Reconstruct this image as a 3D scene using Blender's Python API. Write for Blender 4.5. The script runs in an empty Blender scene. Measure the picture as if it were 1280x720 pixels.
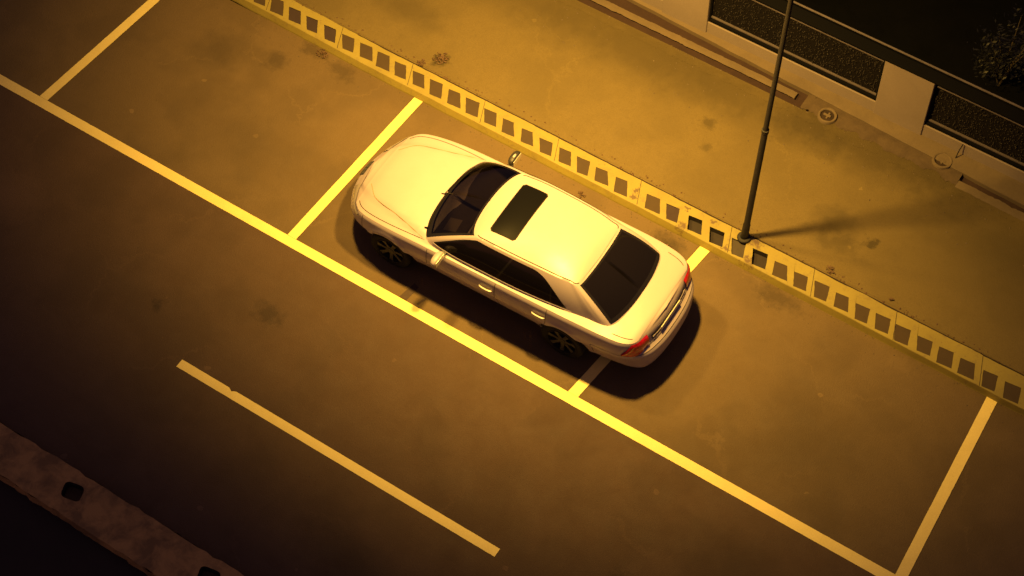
import bpy, bmesh, math, random
from mathutils import Vector, Matrix, noise
rnd = random.Random(7)
S = bpy.context.scene
C = S.collection
R = math.radians

# ------------------------------------------------------------------ helpers
def tag(o, label=None, cat=None, group=None, kind=None):
    if label: o['label'] = label
    if cat: o['category'] = cat
    if group: o['group'] = group
    if kind: o['kind'] = kind
    return o

def empty(name, loc, rz=0.0):
    o = bpy.data.objects.new(name, None); C.objects.link(o)
    o.location = loc; o.rotation_euler = (0, 0, rz); o.empty_display_size = .2
    return o

class MB:
    """collects geometry for ONE mesh object"""
    def __init__(s): s.v = []; s.f = []; s.m = []
    def add(s, vs, fs, mi=0):
        b = len(s.v); s.v += [tuple(v) for v in vs]
        for f in fs: s.f.append(tuple(i + b for i in f)); s.m.append(mi)
    def box(s, a, b, mi=0):
        x0, y0, z0 = a; x1, y1, z1 = b
        s.add([(x0,y0,z0),(x1,y0,z0),(x1,y1,z0),(x0,y1,z0),(x0,y0,z1),(x1,y0,z1),(x1,y1,z1),(x0,y1,z1)],
              [(0,3,2,1),(4,5,6,7),(0,1,5,4),(1,2,6,5),(2,3,7,6),(3,0,4,7)], mi)
    def tube(s, pts, rad, n=12, mi=0, cap=True):
        pts = [Vector(p) for p in pts]
        rs = rad if isinstance(rad, (list, tuple)) else [rad]*len(pts)
        b = len(s.v); up = None
        for i, p in enumerate(pts):
            d = (pts[min(i+1, len(pts)-1)] - pts[max(i-1, 0)]).normalized()
            if up is None:
                up = Vector((0,0,1)) if abs(d.z) < .9 else Vector((1,0,0))
            a = d.cross(up).normalized(); c = a.cross(d).normalized(); up = c
            for k in range(n):
                t = 2*math.pi*k/n
                s.v.append(tuple(p + (a*math.cos(t) + c*math.sin(t))*rs[i]))
        for i in range(len(pts)-1):
            for k in range(n):
                k2 = (k+1) % n
                s.f.append((b+i*n+k, b+i*n+k2, b+(i+1)*n+k2, b+(i+1)*n+k)); s.m.append(mi)
        if cap:
            s.f.append(tuple(b+k for k in range(n))[::-1]); s.m.append(mi)
            e = b+(len(pts)-1)*n
            s.f.append(tuple(e+k for k in range(n))); s.m.append(mi)
    def lathe(s, prof, axis='z', n=32, origin=(0,0,0), mi=0, close=False):
        b = len(s.v); o = Vector(origin)
        for r, h in prof:
            for k in range(n):
                t = 2*math.pi*k/n; x, y = r*math.cos(t), r*math.sin(t)
                s.v.append(tuple(o + (Vector((x, y, h)) if axis == 'z' else Vector((x, h, y)))))
        m = len(prof)
        for i in range(m if close else m-1):
            j = (i+1) % m
            for k in range(n):
                k2 = (k+1) % n
                s.f.append((b+i*n+k, b+i*n+k2, b+j*n+k2, b+j*n+k)); s.m.append(mi)
    def build(s, name, mats, parent=None, smooth=False, bevel=0, angle=40, recalc=True):
        me = bpy.data.meshes.new(name)
        me.from_pydata(s.v, [], s.f)
        if not isinstance(mats, (list, tuple)): mats = [mats]
        for m in mats: me.materials.append(m)
        me.polygons.foreach_set('material_index', s.m)
        if recalc:
            bm = bmesh.new(); bm.from_mesh(me)
            bmesh.ops.recalc_face_normals(bm, faces=bm.faces)
            bm.to_mesh(me); bm.free()
        if smooth:
            me.polygons.foreach_set('use_smooth', [True]*len(me.polygons))
            me.set_sharp_from_angle(angle=R(angle))
        o = bpy.data.objects.new(name, me); C.objects.link(o)
        if parent: o.parent = parent
        if bevel:
            md = o.modifiers.new('bevel', 'BEVEL'); md.width = bevel; md.segments = 3; md.limit_method = 'ANGLE'
            md.angle_limit = R(35)
        return o

# ------------------------------------------------------------------ materials
def newmat(name):
    m = bpy.data.materials.new(name); m.use_nodes = True
    nt = m.node_tree; b = nt.nodes['Principled BSDF']
    return m, nt, b
def N(nt, typ, **kw):
    n = nt.nodes.new(typ)
    for k, v in kw.items(): setattr(n, k, v)
    return n
def noise_tex(nt, vec, scale, detail=4, rough=.55, dist=0):
    n = N(nt, 'ShaderNodeTexNoise'); n.inputs['Scale'].default_value = scale
    n.inputs['Detail'].default_value = detail; n.inputs['Roughness'].default_value = rough
    n.inputs['Distortion'].default_value = dist
    nt.links.new(vec, n.inputs['Vector']); return n.outputs['Fac']
def ramp(nt, fac, a, b, lo=(0,0,0,1), hi=(1,1,1,1)):
    n = N(nt, 'ShaderNodeValToRGB'); e = n.color_ramp.elements
    e[0].position = a; e[1].position = b; e[0].color = lo; e[1].color = hi
    nt.links.new(fac, n.inputs['Fac']); return n.outputs['Color']
def mix(nt, fac, a, b, mode='MIX'):
    n = N(nt, 'ShaderNodeMix', data_type='RGBA', blend_type=mode)
    for s, v in ((n.inputs[0], fac), (n.inputs[6], a), (n.inputs[7], b)):
        if isinstance(v, bpy.types.NodeSocket): nt.links.new(v, s)
        elif isinstance(v, (int, float)): s.default_value = v
        else: s.default_value = tuple(v) + ((1,) if len(v) == 3 else ())
    return n.outputs[2]
def mth(nt, op, a, b=None, clamp=False):
    n = N(nt, 'ShaderNodeMath', operation=op); n.use_clamp = clamp
    for s, v in ((n.inputs[0], a), (n.inputs[1], b)):
        if v is None: continue
        if isinstance(v, bpy.types.NodeSocket): nt.links.new(v, s)
        else: s.default_value = v
    return n.outputs[0]
def coords(nt):
    return N(nt, 'ShaderNodeTexCoord').outputs['Object']
def bump(nt, b, h, strength, dist=.01):
    n = N(nt, 'ShaderNodeBump'); n.inputs['Strength'].default_value = strength; n.inputs['Distance'].default_value = dist
    nt.links.new(h, n.inputs['Height']); nt.links.new(n.outputs['Normal'], b.inputs['Normal'])
def spot_mask(nt, vec, wob, x, y, r, soft=.5, sx=1.0):
    """a stain of its own shape at (x, y) on the ground: 1 inside, 0 outside, ragged edge"""
    mp = N(nt, 'ShaderNodeMapping'); mp.vector_type = 'POINT'
    mp.inputs['Location'].default_value = (-x*sx, -y, 0); mp.inputs['Scale'].default_value = (sx, 1, 0)
    nt.links.new(vec, mp.inputs['Vector'])
    ln = N(nt, 'ShaderNodeVectorMath', operation='LENGTH'); nt.links.new(mp.outputs[0], ln.inputs[0])
    d = mth(nt, 'ADD', ln.outputs['Value'], wob)
    mr = N(nt, 'ShaderNodeMapRange'); mr.inputs['From Min'].default_value = r*(1-soft); mr.inputs['From Max'].default_value = r*(1+soft)
    mr.inputs['To Min'].default_value = 1; mr.inputs['To Max'].default_value = 0
    nt.links.new(d, mr.inputs['Value']); return mr.outputs[0]

def plain(name, col, rough=.5, metal=0, coat=0, spec=.5):
    m, nt, b = newmat(name)
    b.inputs['Base Color'].default_value = (*col, 1); b.inputs['Roughness'].default_value = rough
    b.inputs['Metallic'].default_value = metal; b.inputs['Coat Weight'].default_value = coat
    b.inputs['Specular IOR Level'].default_value = spec
    return m
def grimy(name, col, col2, scale=6, rough=.7, metal=0, bstr=.15, amt=(.35,.75), fine=90):
    m, nt, b = newmat(name); v = coords(nt)
    f = ramp(nt, noise_tex(nt, v, scale, 8, .65, .4), *amt)
    g = noise_tex(nt, v, fine, 3, .6)
    c = mix(nt, f, col, col2)
    c = mix(nt, mth(nt, 'MULTIPLY', g, .5), c, (c2 := tuple(x*.6 for x in col)))
    nt.links.new(c, b.inputs['Base Color'])
    b.inputs['Roughness'].default_value = rough; b.inputs['Metallic'].default_value = metal
    if bstr: bump(nt, b, g, bstr, .004)
    return m

def asphalt(name, base, spots=(), grain=.7, streak=0.25, crack=.55, coarse=.22):
    m, nt, b = newmat(name); v = coords(nt)
    big = noise_tex(nt, v, .45, 5, .6, .3)
    mid = noise_tex(nt, v, 2.6, 6, .65, .5)
    fin = noise_tex(nt, v, 55, 3, .7)
    agg = N(nt, 'ShaderNodeTexVoronoi'); agg.inputs['Scale'].default_value = 85; nt.links.new(v, agg.inputs['Vector'])
    c0 = tuple(x*(1-.28) for x in base); c1 = tuple(x*1.25 for x in base)
    c = mix(nt, ramp(nt, big, .34, .66), c0, c1)
    c = mix(nt, mth(nt, 'MULTIPLY', ramp(nt, mid, .42, .7), .45), c, tuple(x*.72 for x in base))
    c = mix(nt, mth(nt, 'MULTIPLY', ramp(nt, fin, .42, .72), grain), c, tuple(x*1.9 for x in base))
    c = mix(nt, mth(nt, 'MULTIPLY', ramp(nt, noise_tex(nt, v, 24, 5, .8), .56, .70), grain*1.1), c, tuple(x*.42 for x in base))
    c = mix(nt, mth(nt, 'MULTIPLY', ramp(nt, agg.outputs['Distance'], .30, .02), .35), c, tuple(x*1.9 for x in base))
    blot = noise_tex(nt, v, 1.1, 8, .72, .8)
    c = mix(nt, mth(nt, 'MULTIPLY', ramp(nt, blot, .50, .64), .32), c, tuple(x*.62 for x in base))
    c = mix(nt, mth(nt, 'MULTIPLY', ramp(nt, noise_tex(nt, v, 1.7, 8, .75, .3), .55, .66), .28), c, (base[0]*1.35, base[1]*1.35, base[2]*1.3))
    cv = N(nt, 'ShaderNodeTexVoronoi'); cv.feature = 'DISTANCE_TO_EDGE'; cv.inputs['Scale'].default_value = .34
    dn = N(nt, 'ShaderNodeTexNoise'); dn.inputs['Scale'].default_value = 1.3; dn.inputs['Detail'].default_value = 8; dn.inputs['Roughness'].default_value = .7
    nt.links.new(v, dn.inputs['Vector'])
    av = N(nt, 'ShaderNodeVectorMath', operation='MULTIPLY_ADD'); av.inputs[1].default_value = (1.1, 1.1, 0)
    nt.links.new(dn.outputs['Color'], av.inputs[0]); nt.links.new(v, av.inputs[2]); nt.links.new(av.outputs[0], cv.inputs['Vector'])
    ck = mth(nt, 'MULTIPLY', ramp(nt, cv.outputs['Distance'], .0042, .0012), ramp(nt, noise_tex(nt, v, .8, 3), .47, .6))
    c = mix(nt, mth(nt, 'MULTIPLY', ck, crack), c, tuple(x*.35 for x in base))
    cg = noise_tex(nt, v, 11, 6, .85)
    c = mix(nt, mth(nt, 'MULTIPLY', ramp(nt, cg, .52, .66), coarse), c, tuple(x*.55 for x in base))
    c = mix(nt, mth(nt, 'MULTIPLY', ramp(nt, noise_tex(nt, v, 17, 5, .85), .56, .68), coarse), c, tuple(x*1.5 for x in base))
    # tyre polished streaks along the street
    mp = N(nt, 'ShaderNodeMapping'); mp.inputs['Scale'].default_value = (.12, 2.2, 1); nt.links.new(v, mp.inputs['Vector'])
    st = noise_tex(nt, mp.outputs[0], 1.6, 5, .6, .2)
    c = mix(nt, mth(nt, 'MULTIPLY', ramp(nt, st, .48, .72), streak), c, tuple(x*.6 for x in base))
    # pale specks of grit and small oil drips
    vo = N(nt, 'ShaderNodeTexVoronoi'); vo.inputs['Scale'].default_value = 3.1; nt.links.new(v, vo.inputs['Vector'])
    c = mix(nt, mth(nt, 'MULTIPLY', ramp(nt, vo.outputs['Distance'], .020, .008), .35), c, tuple(min(.5, x*3.4) for x in base))
    vo2 = N(nt, 'ShaderNodeTexVoronoi'); vo2.inputs['Scale'].default_value = 1.3; nt.links.new(v, vo2.inputs['Vector'])
    wv = mth(nt, 'ADD', vo2.outputs['Distance'], mth(nt, 'MULTIPLY', mth(nt, 'SUBTRACT', noise_tex(nt, v, 14, 4), .5), .12))
    c = mix(nt, mth(nt, 'MULTIPLY', ramp(nt, wv, .05, .02), .35), c, tuple(x*.35 for x in base))
    wob = mth(nt, 'MULTIPLY', mth(nt, 'SUBTRACT', noise_tex(nt, v, 5.5, 6, .7), .5), .55)
    for x, y, r, k, sx, a in spots:
        mk_ = spot_mask(nt, v, wob, x, y, r, .6, sx)
        c = mix(nt, mth(nt, 'MULTIPLY', mk_, a), c, tuple(q*k for q in base))
    nt.links.new(c, b.inputs['Base Color'])
    rr = N(nt, 'ShaderNodeMapRange'); rr.inputs['To Min'].default_value = .62; rr.inputs['To Max'].default_value = .95
    nt.links.new(mid, rr.inputs['Value']); nt.links.new(rr.outputs[0], b.inputs['Roughness'])
    b.inputs['Specular IOR Level'].default_value = .35
    h = mth(nt, 'ADD', mth(nt, 'MULTIPLY', fin, .7), agg.outputs['Distance'])
    bump(nt, b, h, .5, .006)
    return m

M = {}
M['bay'] = asphalt('bay_asphalt', (.074, .050, .024), streak=.15, spots=(
    (-5.25, 1.49, .15, .45, 1, .55), (-5.62, 1.75, .16, 1.7, .8, .4), (-4.29, 1.86, .13, .45, .7, .5), (-4.9, 1.95, .10, .4, .5, .5),
    (-6.06, 1.2, .3, .6, 1, .5), (1.45, 1.75, .17, .35, .8, .8), (-1.1, 1.65, .08, .4, 1, .6), (3.2, 1.85, .12, .5, .4, .6),
    (5.1, 1.85, .1, 1.8, .6, .5), (4.6, .2, .5, .75, .6, .4), (-4.6, .1, .5, .8, .5, .4)))
M['lane'] = asphalt('lane_asphalt', (.053, .0325, .020), streak=.35, spots=(
    (-7.0, -2.55, .35, 2.2, .8, .55), (-2.6, -2.2, .12, .4, .6, .6), (-8.0, -2.1, .22, 1.9, .7, .5), (.4, -4.6, .3, .6, .5, .5), (3.6, -2.9, .10, .4, .7, .6), (-4.0, -2.9, .07, .4, 1, .6), (2.1, -2.4, .4, 1.3, .4, .35), (4.5, -1.9, .3, .7, .5, .4),
    (-.6, -1.6, .5, 1.25, .4, .35)))
M['pave'] = asphalt('dusty_pavement', (.078, .057, .021), grain=.95, streak=.12, crack=.4, coarse=.5, spots=(
    (-3.08, 2.78, .11, .22, 1, .85), (3.3, 3.32, .24, .62, .9, .7), (3.45, 3.02, .14, .6, .4, .5), (3.88, 3.3, .06, .3, .8, .8), (-4.0, 3.35, .25, .75, .5, .6),
    (-.6, 4.55, .5, .6, .4, .7), (.9, 4.6, .4, .6, .4, .6), (2.2, 4.65, .35, .5, .7, .7), (3.1, 4.75, .4, .5, .5, .7), (4.2, 4.9, .45, .5, .6, .7),
    (5.4, 3.9, .9, .8, .5, .5), (.9, 3.9, .08, .5, 1, .6), (1.1, 3.5, .07, .5, 1, .5), (5.9, 4.3, .5, .6, .4, .6), (-2.6, 4.6, .5, .65, .4, .6)))
M['line'] = grimy('yellow_line_paint', (.90, .735, .25), (.86, .70, .22), 5, .55, bstr=.1, amt=(.4, .8), fine=60)
def worn_line():
    m = M['line']; nt = m.node_tree; b = nt.nodes['Principled BSDF']; v = coords(nt)
    src = b.inputs['Base Color'].links[0].from_socket
    k = mth(nt, 'MULTIPLY', ramp(nt, noise_tex(nt, v, 38, 6, .8), .62, .70), ramp(nt, noise_tex(nt, v, 1.6, 4, .6), .42, .62))
    c = mix(nt, mth(nt, 'MULTIPLY', k, .75), src, (.16, .11, .05))
    k2 = ramp(nt, noise_tex(nt, v, 3.5, 6, .7), .45, .7)
    c = mix(nt, mth(nt, 'MULTIPLY', k2, .22), c, (.55, .42, .12))
    nt.links.new(c, b.inputs['Base Color'])
worn_line(); M['centre_line'] = M['line']
def kerb_mat():
    m, nt, b = newmat('worn_yellow_kerb_paint'); v = coords(nt)
    c = mix(nt, ramp(nt, noise_tex(nt, v, 2.2, 6, .6), .35, .7), (.245, .200, .042), (.20, .16, .036))
    w = ramp(nt, noise_tex(nt, v, 7, 8, .75, .3), .54, .70)
    c = mix(nt, mth(nt, 'MULTIPLY', w, .6), c, (.14, .10, .05))
    w2 = ramp(nt, noise_tex(nt, v, 26, 6, .75, .2), .60, .68)
    c = mix(nt, mth(nt, 'MULTIPLY', w2, .7), c, (.11, .07, .04))
    wob = mth(nt, 'MULTIPLY', mth(nt, 'SUBTRACT', noise_tex(nt, v, 16, 6, .7), .5), .35)
    for x, y, r, sx in ((.67, 2.17, .05, 1.4), (.65, 2.28, .04, 1.2), (2.5, 2.42, .06, .6), (2.2, 2.13, .04, 1), (1.5, 2.1, .05, .8), (1.42, 2.4, .03, 1), (1.85, 2.42, .03, 1), (2.6, 2.1, .05, .6)):
        c = mix(nt, mth(nt, 'MULTIPLY', spot_mask(nt, v, wob, x, y, r, .5, sx), .8), c, (.07, .035, .03))
    nt.links.new(c, b.inputs['Base Color']); b.inputs['Roughness'].default_value = .6
    bump(nt, b, noise_tex(nt, v, 40, 5, .65), .35, .006); return m
M['kerb'] = kerb_mat()
M['kerb_bare'] = grimy('bare_kerb_concrete', (.052, .032, .015), (.040, .025, .013), 5, .85, bstr=.25)
M['kerb_black'] = grimy('dark_pocket', (.018, .013, .014), (.028, .02, .018), 8, .9, bstr=.2)  # pocket walls and floor in a darker tone than the bare squares
M['soil'] = grimy('dark_damp_soil', (.022, .009, .009), (.038, .018, .014), 4, .95, bstr=.5, fine=45)
M['conc'] = grimy('old_concrete', (.12, .088, .056), (.08, .058, .04), 3, .85, bstr=.3, fine=50)
M['median'] = grimy('median_concrete', (.40, .24, .09), (.15, .09, .04), 3.2, .85, bstr=.9, amt=(.42, .62), fine=40)
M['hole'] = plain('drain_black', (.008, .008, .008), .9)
M['wall'] = grimy('cream_wall_render', (.205, .165, .15), (.165, .132, .12), 1.4, .85, bstr=.15, amt=(.35, .8), fine=35)
M['iron'] = plain('black_painted_steel', (.004, .004, .005), .9, spec=.04)
M['rail'] = grimy('dull_lilac_grey_steel', (.085, .07, .085), (.045, .036, .044), 8, .7, 0, .1)
M['mesh'] = plain('black_mesh_infill', (.005, .004, .005), .95, spec=.1)
M['ivy'] = grimy('dry_climber_leaf', (.016, .014, .015), (.032, .025, .026), 12, .6, bstr=0)
M['garden'] = grimy('shade_dark_soil', (.0022, .0024, .0024), (.004, .004, .004), 2, .95, bstr=.4)  # near-black: the garden's shade is put into the soil colour
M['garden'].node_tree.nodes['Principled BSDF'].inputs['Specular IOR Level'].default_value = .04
M['leaf'] = grimy('dark_leaf', (.004, .005, .003), (.013, .014, .009), 9, .6, bstr=0)
M['stem'] = plain('bark', (.06, .045, .03), .9)
M['pole'] = grimy('dark_pole_paint', (.006, .005, .006), (.012, .009, .009), 6, .6, 0, .1)
M['lamp_shell'] = plain('lamp_housing_grey', (.2, .2, .21), .4, .5)
M['pebble'] = grimy('grit_stone', (.12, .09, .055), (.07, .05, .035), 20, .9, bstr=0)
M['litter_leaf'] = grimy('dead_leaf', (.11, .06, .03), (.05, .03, .02), 20, .8, bstr=0)

# ------------------------------------------------------------------ ground, roads, pavement
def sheet(name, x0, x1, y0, y1, z, mat, label, cat, nx=1, depth=.0):
    b = MB()
    if depth: b.box((x0, y0, z-depth), (x1, y1, z))
    else: b.add([(x0,y0,z),(x1,y0,z),(x1,y1,z),(x0,y1,z)], [(0,1,2,3)])
    o = b.build(name, mat); return tag(o, label, cat, kind='structure')
sheet('ground', -220, 220, -220, 220, -.65, M['garden'], 'near-black ground, shade put into its colour, reaching away on every side of the street', 'ground')
sheet('road', -110, 110, -14.0, -1.02, 0, M['lane'], 'dark traffic lane of worn asphalt below the long yellow line', 'road', depth=.6)
sheet('parking_strip', -110, 110, -1.02, 2.06, .0, M['bay'], 'browner asphalt of the parking bays beside the yellow kerb', 'parking strip', depth=.6)
sheet('pavement', -110, 110, 2.50, 4.86, .112, M['pave'], 'wide dusty pavement lit yellow between the kerb and the wall', 'pavement', depth=.7)

def nz(x, y, s=0): return noise.noise(Vector((x, y, s)))
def strip(name, ax, a0, a1, b0, b1, z, mat, label, group='yellow parking lines', slant=0, jit=.0012, nick=(), step=.03):
    """painted line: ax='x' runs along x from a0 to a1, between y=b0..b1; ax='y' runs along y"""
    n = max(2, int(abs(a1-a0)/step)); vs = []
    for i in range(n+1):
        t = i/n; a = a0+(a1-a0)*t; o = slant*t
        lo = b0 + o + jit*nz(a*9, b0*3)*1.6 + jit*.8*nz(a*40, b0); hi = b1 + o + jit*nz(a*9, b1*3+5)*1.6 + jit*.8*nz(a*40, b1+7)
        for na, nw, nd in nick:
            if abs(a-na) < nw: hi -= nd*(1-abs(a-na)/nw)
        vs += ([(a, lo, z), (a, hi, z)] if ax == 'x' else [(lo, a, z), (hi, a, z)])
    fs = [(2*i, 2*i+2, 2*i+3, 2*i+1) for i in range(n)]
    b = MB(); b.add(vs, fs); o = b.build(name, mat, recalc=False)
    me = o.data
    bm = bmesh.new(); bm.from_mesh(me)
    for f in bm.faces:
        if f.normal.z < 0: f.normal_flip()
    bm.to_mesh(me); bm.free()
    return tag(o, label, 'road marking', group, 'structure')
Z1 = .004; Z2 = .008
strip('road_marking', 'x', -22, 6.62, -1.128, -.978, Z1, M['line'], 'long yellow line running past the whole row of parking bays')
strip('road_marking', 'y', -.978, 1.46, -7.825, -7.675, Z2, M['line'], 'yellow bay divider at the far left corner', slant=.19)
strip('road_marking', 'y', -.978, 2.05, -3.185, -3.035, Z2, M['line'], 'yellow bay divider just ahead of the car bonnet', slant=.12)
strip('road_marking', 'y', -.978, 2.02, 1.545, 1.70, Z2, M['line'], 'yellow bay divider passing under the rear of the car', slant=.32)
strip('road_marking', 'y', -1.128, 2.0, 6.468, 6.62, Z2, M['line'], 'yellow bay divider near the lower right corner', slant=-.15)
strip('road_marking', 'y', -.978, 2.1, -12.3, -12.15, Z2, M['line'], 'yellow bay divider beyond the left edge', slant=.1)
strip('road_marking', 'x', -3.17, 2.04, -3.535, -3.405, Z1, M['centre_line'], 'single yellow lane dash with a nick in its upper edge', nick=((-2.30, .05, .035),))
for k, (a, l) in enumerate(((-13.6, 'yellow lane dash beyond the left edge'), (7.25+1.6, 'yellow lane dash beyond the right edge'))):
    strip('road_marking', 'x', a, a+5.2, -3.535, -3.405, Z1, M['centre_line'], l)

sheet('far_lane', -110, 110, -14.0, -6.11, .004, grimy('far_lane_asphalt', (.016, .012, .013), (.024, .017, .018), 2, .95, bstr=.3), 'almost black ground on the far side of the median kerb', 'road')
# small old tar scraps between the long line and the car
def scrap(pts, z, mat, name, label, cat, grow=.0):
    b = MB(); n = len(pts)
    vs = []
    for i, (x, y) in enumerate(pts):
        x2, y2 = pts[(i+1) % n]
        for k in range(5):
            t = k/5; vs.append((x+(x2-x)*t + .008*nz(x*30+k, y*30), y+(y2-y)*t + .008*nz(x*30, y*30+k), z))
    b.add(vs, [tuple(range(len(vs)))]); o = b.build(name, mat)
    return tag(o, label, cat, kind='structure')
M['tar'] = grimy('old_tar', (.045, .026, .018), (.06, .035, .024), 20, .8)
scrap([(-1.25,-.97),(-1.13,-.965),(-1.10,-.70),(-1.19,-.67)], Z1, M['tar'], 'tar_patch', 'short brown tar mark between the long line and the car shadow', 'road stain')
scrap([(-.98,-.93),(-.95,-.94),(-.90,-.80),(-.93,-.79)], Z1, M['tar'], 'tar_patch', 'thin dark scratch on the asphalt right of the brown tar mark', 'road stain')

# ------------------------------------------------------------------ yellow kerb with bare squares
hx = [-6.49+.335*i for i in range(-16, 0)] + [-6.49,-6.14,-5.8,-5.46,-5.13,-4.79,-4.45,-4.12,-3.8,-3.48,-3.15,-2.83,-2.5,-2.18,-1.85,-1.53,
      -1.2,-.87,-.54,-.23,.09,.42,.96,1.28,1.65,2.01,2.36,2.70,3.04,3.36,3.68,4.0,4.32,4.63,4.94,5.27,5.59,5.91,6.25,6.58] + [6.58+.325*i for i in range(1, 18)]
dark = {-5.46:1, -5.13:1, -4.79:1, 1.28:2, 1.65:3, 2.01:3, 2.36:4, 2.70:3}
def kerb():
    b = MB(); ZK = .12
    def yr(x): return 2.025 - max(0, x)*.005 + max(0, (-x-4.0))*.02 + .007*nz(x*3, 1)      # road edge
    def yw(x): return 2.475 + .012*nz(x*2.5, 9) + .006*nz(x*14, 4) + max(0, -x-4)*.02
    def ins_(x): return max(.022, min(.062, .062-.0065*x))
    K = 5
    bounds = [hx[0]-.16] + [(hx[i]+hx[i+1])/2 for i in range(len(hx)-1)] + [hx[-1]+.16]
    for i, x in enumerate(hx):
        xa, xb = bounds[i], bounds[i+1]
        skew = .155 if x < -4 else (.155 + (x+4)/10*(.075-.155) if x < 6 else .075)
        skf = lambda q: .155 if q < -4 else (.155 + (q+4)/10*(.075-.155) if q < 6 else .075)
        skew_p = skf(hx[max(0, i-1)]); skew_n = skf(hx[min(len(hx)-1, i+1)])
        yc = (2.275 if x < -4 else 2.275-(x+4)*.0105) + rnd.uniform(-.008, .008)
        hw = .103 + rnd.uniform(-.009, .009); hh = .115 + rnd.uniform(-.008, .008)
        tw = rnd.uniform(-.012, .012)
        def inner(u, v):   # u,v in -1..1
            r = .006
            px = x + u*hw - v*skew/2 + tw*u*v + r*nz(x*7+u*5, v*5+x) + .004*nz(u*20+x*9, v*20)
            py = yc + v*hh + .10*u*.1 + r*nz(x*7+u*5+20, v*5)
            return (px, py)
        ins = []; out = []
        def outer(u, v):
            sk = (skew+(skew_n if u > 0 else skew_p))/2 if abs(u) == 1 else skew
            xx = xa+(xb-xa)*(u+1)/2 - v*sk*.5*1.35
            return (xx, yr(xx)+ins_(xx) + (yw(xx)-yr(xx)-ins_(xx))*(v+1)/2)
        ring = [(-1+2*k/K, -1) for k in range(K)] + [(1, -1+2*k/K) for k in range(K)] + [(1-2*k/K, 1) for k in range(K)] + [(-1, 1-2*k/K) for k in range(K)]
        for u, v in ring:
            ins.append((*inner(u, v), ZK)); out.append((*outer(u, v), ZK))
        n = len(ring)
        b.add(ins+out, [(k, (k+1) % n, n+(k+1) % n, n+k) for k in range(n)], 0)
        dk = next((d for h, d in dark.items() if abs(h-x) < .01), 0)
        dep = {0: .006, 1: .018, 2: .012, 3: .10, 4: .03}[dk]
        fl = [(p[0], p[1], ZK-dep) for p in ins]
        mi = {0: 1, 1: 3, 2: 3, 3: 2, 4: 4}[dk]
        b.add(ins+fl, [(k, (k+1) % n, n+(k+1) % n, n+k) for k in range(n)], mi)
        b.add(fl, [tuple(range(n))], mi)
        # road face with a worn rounded arris
        for k in range(K):
            x0 = xa+(xb-xa)*k/K; x1 = xa+(xb-xa)*(k+1)/K
            s0 = ((skew+skew_p)/2*(1-k/K)+(skew+skew_n)/2*k/K if k in (0, K) else skew)*.675; s1 = ((skew+skew_n)/2 if k+1 == K else skew)*.675
            if k == 0: s0 = (skew+skew_p)/2*.675
            x0 += s0; x1 += s1
            prof = [(.062, ZK), (.048, ZK-.008), (.004, .022), (-.002, 0.0)]
            for (d0, z0), (d1, z1) in zip(prof, prof[1:]):
                if d0 > .01: d0 *= ins_(x0)/.062
                if d1 > .01: d1 *= ins_(x0)/.062
                b.add([(x0, yr(x0)+d0, z0), (x1, yr(x1)+d0, z0), (x1, yr(x1)+d1, z1), (x0, yr(x0)+d1, z1)], [(0,1,2,3)], 0)
            x0 -= 2*s0; x1 -= 2*s1; b.add([(x0, yw(x0), ZK), (x1, yw(x1), ZK), (x1, yw(x1), 0), (x0, yw(x0), 0)], [(0,1,2,3)], 1)
    for i in range(2, len(hx), 4):
        xj = bounds[i]+rnd.uniform(-.01, .01); n = 14; sk = .675*.12
        pts = [(xj-(2*k/n-1)*sk+.004*nz(k*.9, xj), yr(xj)+ins_(xj)+(yw(xj)-yr(xj)-ins_(xj))*k/n) for k in range(n+1)]
        vs = []
        for k, (px, py) in enumerate(pts):
            w_ = .0035+.003*abs(nz(k*1.7, xj*3)); vs += [(px-w_, py, ZK+.0015), (px+w_, py, ZK+.0015)]
        b.add(vs, [(2*k, 2*k+1, 2*k+3, 2*k+2) for k in range(n)], 3)
    xe0, xe1 = bounds[0], bounds[-1]
    b.box((-110, 2.03, -.05), (xe0-.001, 2.47, ZK), 0); b.box((xe1+.001, 2.03, -.05), (110, 2.47, ZK), 0)
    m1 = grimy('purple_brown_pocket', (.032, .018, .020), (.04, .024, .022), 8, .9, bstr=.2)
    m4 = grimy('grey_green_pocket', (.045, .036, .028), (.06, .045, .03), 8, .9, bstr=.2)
    o = b.build('kerb', [M['kerb'], M['kerb_bare'], M['kerb_black'], m1, m4])
    tag(o, 'yellow painted kerb with a ladder row of bare brown squares', 'kerb', kind='structure')
kerb()
# soil filled gap behind the kerb
def ragged_band(name, x0, x1, ylo, yhi, z, mat, label, cat, step=.03, kind='structure', amp=.01, hump=0):
    b = MB(); n = int((x1-x0)/step); vs = []
    for i in range(n+1):
        x = x0+(x1-x0)*i/n
        l = ylo(x) if callable(ylo) else ylo; h = yhi(x) if callable(yhi) else yhi
        l += amp*nz(x*6, ylo(0)*3 if callable(ylo) else ylo*3)+amp*.7*nz(x*22, 3); h += amp*nz(x*5, 44)+amp*.7*nz(x*19, 31)
        mid = (l+h)/2
        vs += [(x, l, z), (x, mid, z+hump*(.6+.8*nz(x*4, 8))), (x, h, z)]
    fs = []
    for i in range(n): fs += [(3*i, 3*i+3, 3*i+4, 3*i+1), (3*i+1, 3*i+4, 3*i+5, 3*i+2)]
    b.add(vs, fs); o = b.build(name, mat)
    return tag(o, label, cat, kind=kind)
M['crack'] = grimy('crack_dirt', (.016, .008, .006), (.035, .018, .010), 10, .95, bstr=.4)
sheet('pavement_bed', -110, 110, 2.44, 2.56, .108, M['crack'], 'dirt packed joint between kerb and pavement', 'joint', depth=.2)
ragged_band('pavement_edge', -14, 13, lambda x: 2.515+max(0,-x-4)*.02+.012*math.sin(x*1.7), 2.57+.04, .1165, M['pave'], 'ragged dusty edge of the pavement along the kerb joint', 'pavement edge', amp=.012)

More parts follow.
